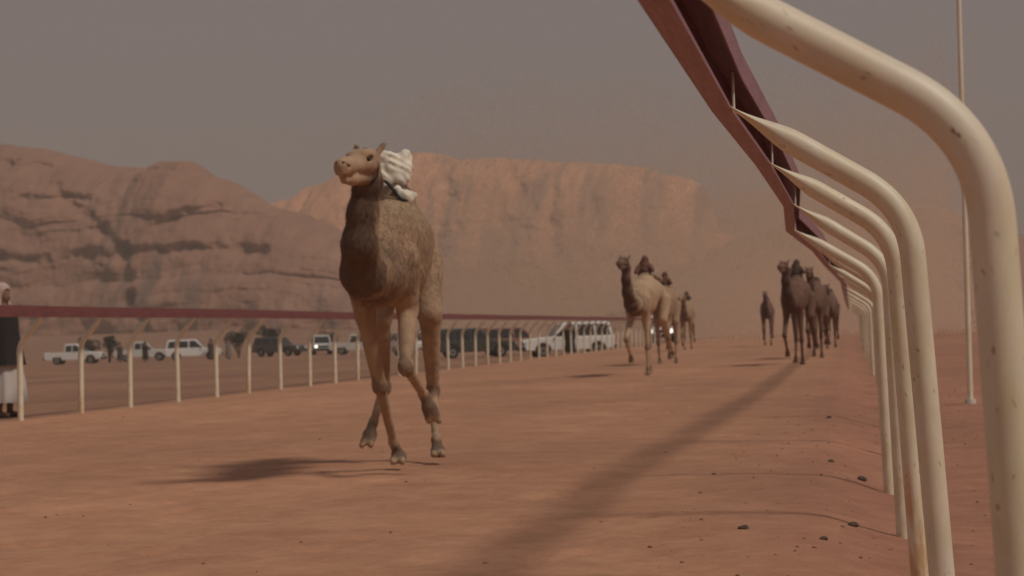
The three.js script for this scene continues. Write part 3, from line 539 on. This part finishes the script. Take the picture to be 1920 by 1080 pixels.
function vehicle(kind, color, label, pos, turn, { lit = false, cargo, open } = {}) {
  const t = thing(kind === 'pickup' ? 'pickup_truck' : 'parked_car', label, kind === 'pickup' ? 'pickup truck' : 'car', pos, turn, 'vehicles waiting beside the track');
  const P = carPaint(color), W = 1.76, pick = kind === 'pickup';
  const ax = [1.52, -1.42], y0 = 0.36, R = 0.37;
  const tail = pick ? [[-2.52, 0.50], [-2.52, 0.72], [-0.78, 0.72], [-0.78, 1.04]] : [[-2.32, 0.50], [-2.36, 1.02]];
  const low = [[2.46, y0 + 0.04], [2.5, 0.62], [2.44, 0.90], [2.2, 0.99], [1.02, 1.07], ...tail.slice().reverse(), [pick ? -2.5 : -2.3, y0 + 0.06], ...arch(ax[1], 0.43, y0).map(p => p), ...arch(ax[0], 0.43, y0)];
  const body = part('body', extr(low, W, 0.05), P, t);
  const roof = pick ? [[-0.80, 1.0], [-0.72, 1.70], [-0.60, 1.765], [0.28, 1.765], [0.42, 1.72], [1.06, 1.0]] : [[-2.3, 1.0], [-2.12, 1.74], [-1.98, 1.80], [0.22, 1.80], [0.38, 1.75], [1.06, 1.0]];
  const cab = part('cabin', taper(extr(roof, W - 0.05, 0.05), 1.0, 0.8, 0.16), P, t);
  const pane = pts => taper(extr(pts, W + 0.012, 0.004), 1.0, 0.8, 0.16 + 0.02);
  const side = pick ? [[[-0.66, 1.08], [-0.60, 1.62], [-0.10, 1.64], [-0.10, 1.08]], [[-0.02, 1.08], [-0.02, 1.64], [0.30, 1.64], [0.86, 1.08]]] : [[[-2.12, 1.1], [-1.98, 1.66], [-1.35, 1.68], [-1.35, 1.1]], [[-1.24, 1.1], [-1.24, 1.68], [-0.36, 1.68], [-0.36, 1.1]], [[-0.25, 1.1], [-0.25, 1.68], [0.24, 1.68], [0.84, 1.1]]];
  for (const s of side) part('window', pane(s), glassDark, cab);
  const quad = (a, b, wz) => { const d = V(b[0] - a[0], b[1] - a[1], 0), L = d.length(), g = new THREE.BoxGeometry(L, 0.012, wz); return g.rotateZ(Math.atan2(d.y, d.x)).translate((a[0] + b[0]) / 2, (a[1] + b[1]) / 2, 0); };
  part('windscreen', taper(quad([1.01, 1.075], [0.46, 1.69], 1.50), 1.0, 0.8, 0.16), glassDark, cab);
  part('rear_window', taper(quad(pick ? [-0.795, 1.12] : [-2.285, 1.12], pick ? [-0.74, 1.60] : [-2.155, 1.62], 1.36), 1.0, 0.8, 0.16), glassDark, cab);
  if (pick) {
    for (const q of [-1, 1]) part('bed_side', extr([[-2.52, 0.70], [-2.52, 1.06], [-0.79, 1.06], [-0.79, 0.70]], 0.07, 0.015).translate(0, 0, q * (W / 2 - 0.036)), P, t);
    part('tailgate', box(0.06, 0.40, W - 0.16, -2.49, 0.87, 0), P, t);
    if (cargo) part('cargo_rack', merge([box(1.5, 0.04, 0.05, -1.65, 1.42, 0.78), box(1.5, 0.04, 0.05, -1.65, 1.42, -0.78), box(0.05, 0.38, 0.05, -2.38, 1.24, 0.78), box(0.05, 0.38, 0.05, -2.38, 1.24, -0.78), box(0.05, 0.38, 0.05, -0.95, 1.24, 0.78), box(0.05, 0.38, 0.05, -0.95, 1.24, -0.78), box(0.05, 0.04, 1.5, -2.38, 1.42, 0), box(0.05, 0.04, 1.5, -1.65, 1.42, 0)]), P, t);
  }
  for (const x of ax) for (const q of [-1, 1]) wheelInto(t, x, q * (W / 2 - 0.14), R);
  part('front_bumper', extr([[2.40, 0.36], [2.60, 0.40], [2.60, 0.58], [2.40, 0.60]], W - 0.02, 0.03), dull, t);
  part('rear_bumper', extr([[-2.66, 0.42], [-2.48, 0.40], [-2.48, 0.58], [-2.66, 0.58]].map(p => [p[0] + (pick ? 0 : 0.2), p[1]]), W - 0.06, 0.02), dull, t);
  part('grille', box(0.05, 0.20, 0.95, 2.475, 0.76, 0), dull, t);
  for (const q of [-1, 1]) {
    const on = lit && new THREE.MeshStandardMaterial({ color: lin(0.9, 0.9, 0.85), emissive: lin(1, 0.92, 0.8), emissiveIntensity: 3.2 });
    part('headlight', new THREE.CylinderGeometry(0.115, 0.125, 0.06, 16).rotateZ(Math.PI / 2).translate(2.475, 0.78, q * 0.66), on || lampGlass, t);
    part('tail_light', box(0.04, 0.24, 0.12, pick ? -2.535 : -2.35, 0.88, q * 0.80), redLamp, t);
    part('mirror', new THREE.SphereGeometry(0.1, 10, 8).scale(0.55, 0.8, 0.9).translate(0.80, 1.16, q * 0.98), dull, t);
    part('door_handle', box(0.14, 0.03, 0.03, 0.02, 0.96, q * (W / 2 + 0.004)), dull, t);
  }
  return t;
}
const gp = (x, z, dy = 0) => [x, groundY(x, z) + dy, z];
const white = [0.80, 0.80, 0.78], offWhite = [0.66, 0.64, 0.60], greenish = [0.045, 0.05, 0.042], redCar = [0.30, 0.10, 0.075], greyCar = [0.10, 0.095, 0.09];
vehicle('suv', white, 'bright white boxy off-road car, nearest vehicle behind the far rail', gp(-14.6, -107), Math.PI + 0.36);
vehicle('suv', greenish, 'dark green off-road car behind the rail posts left of the bright white boxy car', gp(-22.4, -122), 0.35);
vehicle('suv', redCar, 'dull red car between the dark green car and the bright white boxy car', gp(-21.2, -130), 0.5);
vehicle('pickup', white, 'white pickup at far left facing right with its open load bed', gp(-66.9, -171), 0.12);
vehicle('pickup', offWhite, 'white pickup second from the far left, partly behind a rail post', gp(-63.2, -178), 0.25);
vehicle('suv', white, 'white off-road car third from the far left under the rail', gp(-56.2, -171), 0.3);
vehicle('suv', greyCar, 'dark grey car beside the leafy dark bushes left of the lead camel', gp(-51.6, -182), -0.3);
vehicle('suv', offWhite, 'white car with shining headlights just left of the lead camel', gp(-48.6, -186), -1.25, { lit: true });
vehicle('pickup', offWhite, 'low white pickup close by the left leg of the lead camel', gp(-42.6, -176), 0.1);
vehicle('suv', white, 'white car seen between the legs of the lead camel', gp(-32.2, -150), -0.9);
vehicle('suv', white, 'white car with lit headlights following behind the second bunch of camels', gp(-12.2, -136), -1.52, { lit: true });

// ---------------------------------------------------------------- people
const skin = std([0.20, 0.11, 0.07], 0.7);
function handCaps(w, dir, s) { // palm and five curled fingers hanging from the wrist w
  const out = [[w, [w[0] + 0.004 * s, w[1] - 0.075, w[2] + 0.012], 0.026, 0.030]];
  const L = [0.075, 0.085, 0.080, 0.062];
  for (let i = 0; i < 4; i++) { const z = w[2] + 0.036 - i * 0.020, a = [w[0], w[1] - 0.085, z], b = [w[0] - 0.010 * s, w[1] - 0.085 - L[i] * 0.55, z + 0.006], c = [w[0] - 0.028 * s, w[1] - 0.085 - L[i], z + 0.010]; out.push([a, b, 0.0105, 0.010], [b, c, 0.010, 0.0085]); }
  out.push([[w[0], w[1] - 0.03, w[2] + 0.028], [w[0] - 0.012 * s, w[1] - 0.075, w[2] + 0.060], 0.013, 0.011], [[w[0] - 0.012 * s, w[1] - 0.075, w[2] + 0.060], [w[0] - 0.02 * s, w[1] - 0.105, w[2] + 0.064], 0.011, 0.009]);
  return out;
}
function bodyGeo(cell) { // standing figure 1.75 m tall, arms at the sides, facing +z
  const groups = [
    { k: 0.09, caps: [[[0, 1.00, 0], [0, 1.22, 0], 0.135, 0.135], [[-0.07, 1.36, 0], [0.07, 1.36, 0], 0.12, 0.12], [[0, 1.22, 0], [0, 1.36, 0], 0.135, 0.13], [[-0.16, 1.43, 0], [0.16, 1.43, 0], 0.065, 0.065], [[-0.07, 0.95, 0], [0.07, 0.95, 0], 0.12, 0.12]] },
    { k: 0.04, join: 0.05, caps: [[[0, 1.42, -0.01], [0, 1.55, 0.01], 0.058, 0.054]] },
    { k: 0.03, join: 0.03, caps: [[[0, 1.645, 0.0], [0, 1.665, -0.01], 0.095, 0.093], [[0, 1.585, 0.035], [0, 1.60, 0.04], 0.058, 0.062]] },
    { k: 0.01, join: 0.012, caps: [[[0, 1.645, 0.092], [0, 1.605, 0.116], 0.010, 0.016], [[-0.098, 1.645, -0.005], [-0.100, 1.61, 0], 0.014, 0.012], [[0.098, 1.645, -0.005], [0.100, 1.61, 0], 0.014, 0.012], [[-0.022, 1.565, 0.094], [0.022, 1.565, 0.094], 0.010, 0.010], [[-0.034, 1.668, 0.082], [-0.026, 1.668, 0.086], 0.012, 0.012], [[0.034, 1.668, 0.082], [0.026, 1.668, 0.086], 0.012, 0.012]] },
  ];
  for (const s of [-1, 1]) {
    groups.push({ k: 0.03, join: 0.05, caps: [[[0.185 * s, 1.42, 0], [0.235 * s, 1.13, -0.02], 0.052, 0.042], [[0.235 * s, 1.13, -0.02], [0.245 * s, 0.88, 0.05], 0.041, 0.029]] });
    groups.push({ k: 0.008, join: 0.015, caps: handCaps([0.245 * s, 0.86, 0.05], 1, s) });
    groups.push({ k: 0.03, join: 0.05, caps: [[[0.09 * s, 0.92, 0], [0.10 * s, 0.50, 0.015], 0.088, 0.058], [[0.10 * s, 0.50, 0.015], [0.11 * s, 0.09, -0.02], 0.057, 0.040], [[0.11 * s, 0.05, -0.03], [0.125 * s, 0.035, 0.13], 0.040, 0.032]] });
  }
  for (const g of groups) g.caps = g.caps.map(c => cap(...c));
  return surfaceNets(field(groups), [-0.36, -0.02, -0.22], [0.36, 1.82, 0.24], cell);
}
const bodyNear = bodyGeo(0.0115), bodyFar = bodyGeo(0.022);
function drape(rows, folds, amp, s) { // cloth tube: rows [y, halfWidth, halfDepth], closed at the top by the neck
  const n = 48, P = [], I = [], m = rows.length;
  for (let i = 0; i < m; i++) for (let k = 0; k <= n; k++) { const a = k / n * Math.PI * 2, f = 1 + amp * (1 - i / (m - 1)) ** 1.3 * Math.sin(a * folds + 1.7 * noise(a, i * 0.2, s)) + 0.02 * noise(Math.cos(a) * 3, rows[i][0] * 5, s + Math.sin(a) * 3); P.push(Math.cos(a) * rows[i][1] * f, rows[i][0], Math.sin(a) * rows[i][2] * f); }
  for (let i = 0; i < m - 1; i++) for (let k = 0; k < n; k++) { const a = i * (n + 1) + k, b = a + n + 1; I.push(a, b, a + 1, a + 1, b, b + 1); }
  const g = new THREE.BufferGeometry(); g.setAttribute('position', new THREE.Float32BufferAttribute(P, 3)); g.setIndex(I); g.computeVertexNormals(); return g;
}
const sleeve = (s, r) => new THREE.TubeGeometry(new THREE.CatmullRomCurve3([V(0.15 * s, 1.43, 0), V(0.205 * s, 1.36, -0.005), V(0.235 * s, 1.13, -0.02), V(0.246 * s, 0.90, 0.045)]), 16, r, 12);
const gRobe = drape([[0.20, 0.30, 0.27], [0.45, 0.275, 0.24], [0.8, 0.235, 0.19], [1.0, 0.21, 0.17], [1.2, 0.20, 0.165], [1.36, 0.205, 0.155], [1.44, 0.18, 0.12], [1.50, 0.085, 0.08]], 9, 0.10, 2.2);
const gCoat = merge([drape([[0.70, 0.315, 0.275], [0.95, 0.27, 0.225], [1.15, 0.235, 0.195], [1.33, 0.238, 0.18], [1.43, 0.205, 0.135], [1.49, 0.10, 0.092]], 6, 0.05, 5.2), sleeve(-1, 0.074), sleeve(1, 0.074)]);
const gSleeves = merge([sleeve(-1, 0.062), sleeve(1, 0.062)]);
const gScarf = (() => { const f = field([{ k: 0.05, caps: [cap([0, 1.70, -0.015], [0, 1.68, -0.02], 0.118, 0.118), cap([0, 1.60, -0.08], [0, 1.46, -0.10], 0.105, 0.13), cap([-0.08, 1.62, -0.03], [-0.12, 1.44, 0.0], 0.055, 0.05), cap([0.08, 1.62, -0.03], [0.12, 1.44, 0.0], 0.055, 0.05)] }]); return surfaceNets((x, y, z) => Math.max(f(x, y, z) + 0.006 * noise(x * 30, y * 14, z * 30), -cap([0, 1.63, 0.12], [0, 1.52, 0.14], 0.098, 0.10)(x, y, z)), [-0.26, 1.28, -0.32], [0.26, 1.92, 0.22], 0.016); })();
const cloths = { pale: std([0.52, 0.47, 0.44], 0.95), dark: std([0.022, 0.018, 0.018], 0.95), olive: std([0.055, 0.05, 0.04], 0.95), grey: std([0.17, 0.15, 0.135], 0.95), scarf: std([0.50, 0.38, 0.34], 0.95), scarfDark: std([0.10, 0.05, 0.05], 0.95), sandal: std([0.05, 0.03, 0.02], 0.8) };
function person(label, pos, turn, { near, robe, coat, scarf, scale = 1 }) {
  const t = thing('person', label, 'person', pos, turn, 'onlookers behind the far rail'); t.scale.setScalar(scale);
  part('body', near ? bodyNear : bodyFar, skin, t);
  part('robe', gRobe, cloths[robe], t); part(coat ? 'coat' : 'sleeves', coat ? gCoat : gSleeves, cloths[coat ?? robe], t); part('headscarf', gScarf, cloths[scarf], t);
  for (const s of [-1, 1]) part('sandal', new THREE.SphereGeometry(1, 14, 8).scale(0.055, 0.018, 0.14).translate(0.118 * s, 0.012, 0.05), cloths.sandal, t);
  return t;
}
person('person in a long dark coat over a pale robe standing at the far left edge', gp(-11.86, -27.6), 1.3, { near: true, robe: 'pale', coat: 'dark', scarf: 'scarf', scale: 1.06 });
person('person in dark clothes standing between the two leftmost white pickups', gp(-63.9, -174), 0.9, { robe: 'olive', scarf: 'scarfDark' });
person('person in dark clothes standing before the cab of the second white pickup', gp(-61.2, -173), -0.4, { robe: 'dark', scarf: 'scarfDark' });
person('person in olive clothes standing right of the third white car', gp(-54.2, -170), 0.3, { robe: 'olive', scarf: 'olive' });
person('person in grey robe standing a step right of the olive clothed one', gp(-53.0, -171), 1.2, { robe: 'grey', scarf: 'scarfDark' });
person('person in black robe standing against the doors of the bright white boxy car', gp(-14.25, -105.2), 0.2, { robe: 'dark', scarf: 'scarfDark' });

// ---------------------------------------------------------------- desert shrubs
const bark = std([0.10, 0.075, 0.055], 1), leafMat = new THREE.MeshPhysicalMaterial({ vertexColors: true, roughness: 0.95, side: THREE.DoubleSide, transmission: 0.3, thickness: 0 });
function shrub(label, x, z, w, h, n, tone, name = 'desert_bush') {
  const t = thing(name, label, 'bush', gp(x, z, -0.02), rr(0, 6), 'bushes on the plain');
  const lobes = []; const stems = [];
  for (let i = 0; i < 7; i++) { const a = rr(0, 6.28), r = rr(0.1, 0.75) * w * 0.5, y = rr(0.45, 0.95) * h; lobes.push([Math.cos(a) * r, y, Math.sin(a) * r, rr(0.18, 0.3) * Math.min(w, h)]); stems.push(new THREE.TubeGeometry(new THREE.QuadraticBezierCurve3(V(rr(-0.08, 0.08), 0, rr(-0.08, 0.08)), V(Math.cos(a) * r * 0.4, y * 0.6, Math.sin(a) * r * 0.4), V(Math.cos(a) * r, y, Math.sin(a) * r)), 6, 0.03 * h / 2, 5)); }
  part('trunk', merge(stems), bark, t);
  const P = [], C = [];
  for (let i = 0; i < n; i++) {
    const L = lobes[Math.floor(rnd() * lobes.length)], d = V(rr(-1, 1), rr(-0.8, 1), rr(-1, 1)); if (d.length() > 1) d.normalize();
    const c = V(L[0], L[1], L[2]).addScaledVector(d, L[3]), s = 0.05 * Math.sqrt(h), e1 = V(rr(-1, 1), rr(-1, 1), rr(-1, 1)).normalize().multiplyScalar(s), e2 = V(rr(-1, 1), rr(-1, 1), rr(-1, 1)).normalize().multiplyScalar(s * 0.6);
    const q = rr(0.75, 1.3);
    for (const v of [c.clone().sub(e1), c.clone().add(e2), c.clone().add(e1), c.clone().sub(e1), c.clone().add(e1), c.clone().sub(e2)]) { P.push(v.x, Math.max(0.03, v.y), v.z); C.push(tone[0] * q, tone[1] * q, tone[2] * q); }
  }
  const g = new THREE.BufferGeometry(); g.setAttribute('position', new THREE.Float32BufferAttribute(P, 3)); g.setAttribute('color', new THREE.Float32BufferAttribute(C, 3)); g.computeVertexNormals();
  part('crown', g, leafMat, t); return t;
}
const olive = [0.05, 0.055, 0.035], dusk = [0.075, 0.05, 0.045];
shrub('dark leafy bush left of the rail post, left of the grey car', -56.0, -184, 2.2, 2.3, 2600, olive);
shrub('taller dark bush touching the dark grey car', -53.4, -185, 2.3, 2.6, 2600, olive);
shrub('low green bush behind the car with shining headlights', -49.0, -190, 2.6, 1.9, 2200, [0.07, 0.085, 0.04]);
shrub('green bush behind the low white pickup by the camel', -44.2, -188, 2.6, 1.9, 2200, [0.06, 0.07, 0.04]);
shrub('dark bush behind the load bed of the leftmost white pickup', -68.2, -177, 2.9, 2.1, 2400, olive);
shrub('dark bush behind the cab of the leftmost white pickup', -66.0, -177, 1.5, 2.6, 1600, olive);
shrub('left one of the three dusky bushes over the rail beyond the bright white car', -34.0, -240, 4.6, 2.4, 2200, dusk);
shrub('narrow middle one of the three dusky bushes beyond the bright white car', -30.2, -240, 1.7, 3.0, 1400, dusk);
shrub('right one of the three dusky bushes beside the second bunch of camels', -27.6, -240, 3.4, 3.2, 2200, dusk);

// ---------------------------------------------------------------- stones on the verge
const stoneMat = std([0.09, 0.055, 0.04], 0.95);
[[-0.15, -14.25, 0.024, 'small dark stone on the sand left of the fifth cream post'], [0.05, -13.3, 0.036, 'flat dark stone, largest, lying close to the foot of the fifth cream post'], [-0.01, -10.05, 0.024, 'dark stone lying just left of the foot of the fourth cream post'], [-0.51, -9.55, 0.025, 'dark stone farthest out from the near rail at lower right'], [-0.14, -9.1, 0.022, 'dark stone nearest the bottom edge beside the near rail'], [-0.22, -20.5, 0.026, 'tiny dark stone farthest up the track beside the near rail']].forEach(([x, z, r, label], i) => {
  r *= 0.75; const g = new THREE.IcosahedronGeometry(r, 2), p = g.attributes.position; for (let k = 0; k < p.count; k++) { const v = V(p.getX(k), p.getY(k), p.getZ(k)), s = 1 + 0.5 * noise(v.x * 40 + i * 9, v.y * 40, v.z * 40); p.setXYZ(k, v.x * s * 1.5, v.y * s * 0.7, v.z * s * 1.3); }
  g.computeVertexNormals(); const m = solo('stone', g, stoneMat, label, 'stone', 'stones along the near rail'); m.position.set(x, groundY(x, z) + r * 0.3, z); m.rotation.y = i * 1.7;
});

// fine gravel scattered over the verge and the track edge
{
  const g = new THREE.IcosahedronGeometry(1, 0), n = 1500, m = new THREE.InstancedMesh(g, std([0.33, 0.175, 0.11], 1), n), q = new THREE.Object3D();
  for (let i = 0; i < n; i++) { const v = rnd() < 0.72, x = v ? rr(-0.9, 1.6) : rr(-10.6, -0.9), z = -4 - 40 * Math.pow(rnd(), 1.4), r = 0.003 + 0.009 * Math.pow(rnd(), 3); q.position.set(x, groundY(x, z) + r * 0.2, z); q.scale.set(r * rr(0.8, 1.5), r * rr(0.5, 0.9), r * rr(0.8, 1.5)); q.rotation.set(0, rr(0, 6), 0); q.updateMatrix(); m.setMatrixAt(i, q.matrix); m.setColorAt(i, lin(...[rr(0.5, 1.2)].flatMap(k => [k, k, k]))); }
  m.name = 'gravel'; m.castShadow = m.receiveShadow = true; scene.add(m); tag(m, 'fine gravel strewn over the verge and the sandy track', 'gravel', null, 'stuff');
}
// the dust the race has kicked up: a drifting bank of countless motes behind the last camels
{
  const n = 850000, m = new THREE.InstancedMesh(new THREE.TetrahedronGeometry(1, 0), std([0.92, 0.74, 0.58], 1), n), M = new THREE.Matrix4(); let k = 0;
  while (k < n) {
    const d = 124 + 270 * Math.pow(rnd(), 0.62), u = rnd(), x = lerp(-0.155 * d - 12, 0.03 * d + 5, 1 - Math.pow(u, 1.25)), H = 2.0 + 0.046 * d * (0.55 + 1.3 * Math.max(0, 0.5 + fbm(x / 16, d / 30, 5.7, 3)));
    const y = -Math.log(1 - rnd() * 0.94) * H * 0.66; if (fbm(x / 7, y / 4, d / 14, 3) < -0.16) continue;
    const r = 0.054 * rr(0.7, 1.3); M.makeScale(r, r, r).setPosition(x, broad(x, -d) + y, -d); m.setMatrixAt(k++, M);
  }
  m.name = 'dust_haze'; scene.add(m); tag(m, 'bank of tan dust drifting behind the last running camels', 'dust', null, 'stuff');
}

renderer.render(scene, camera);
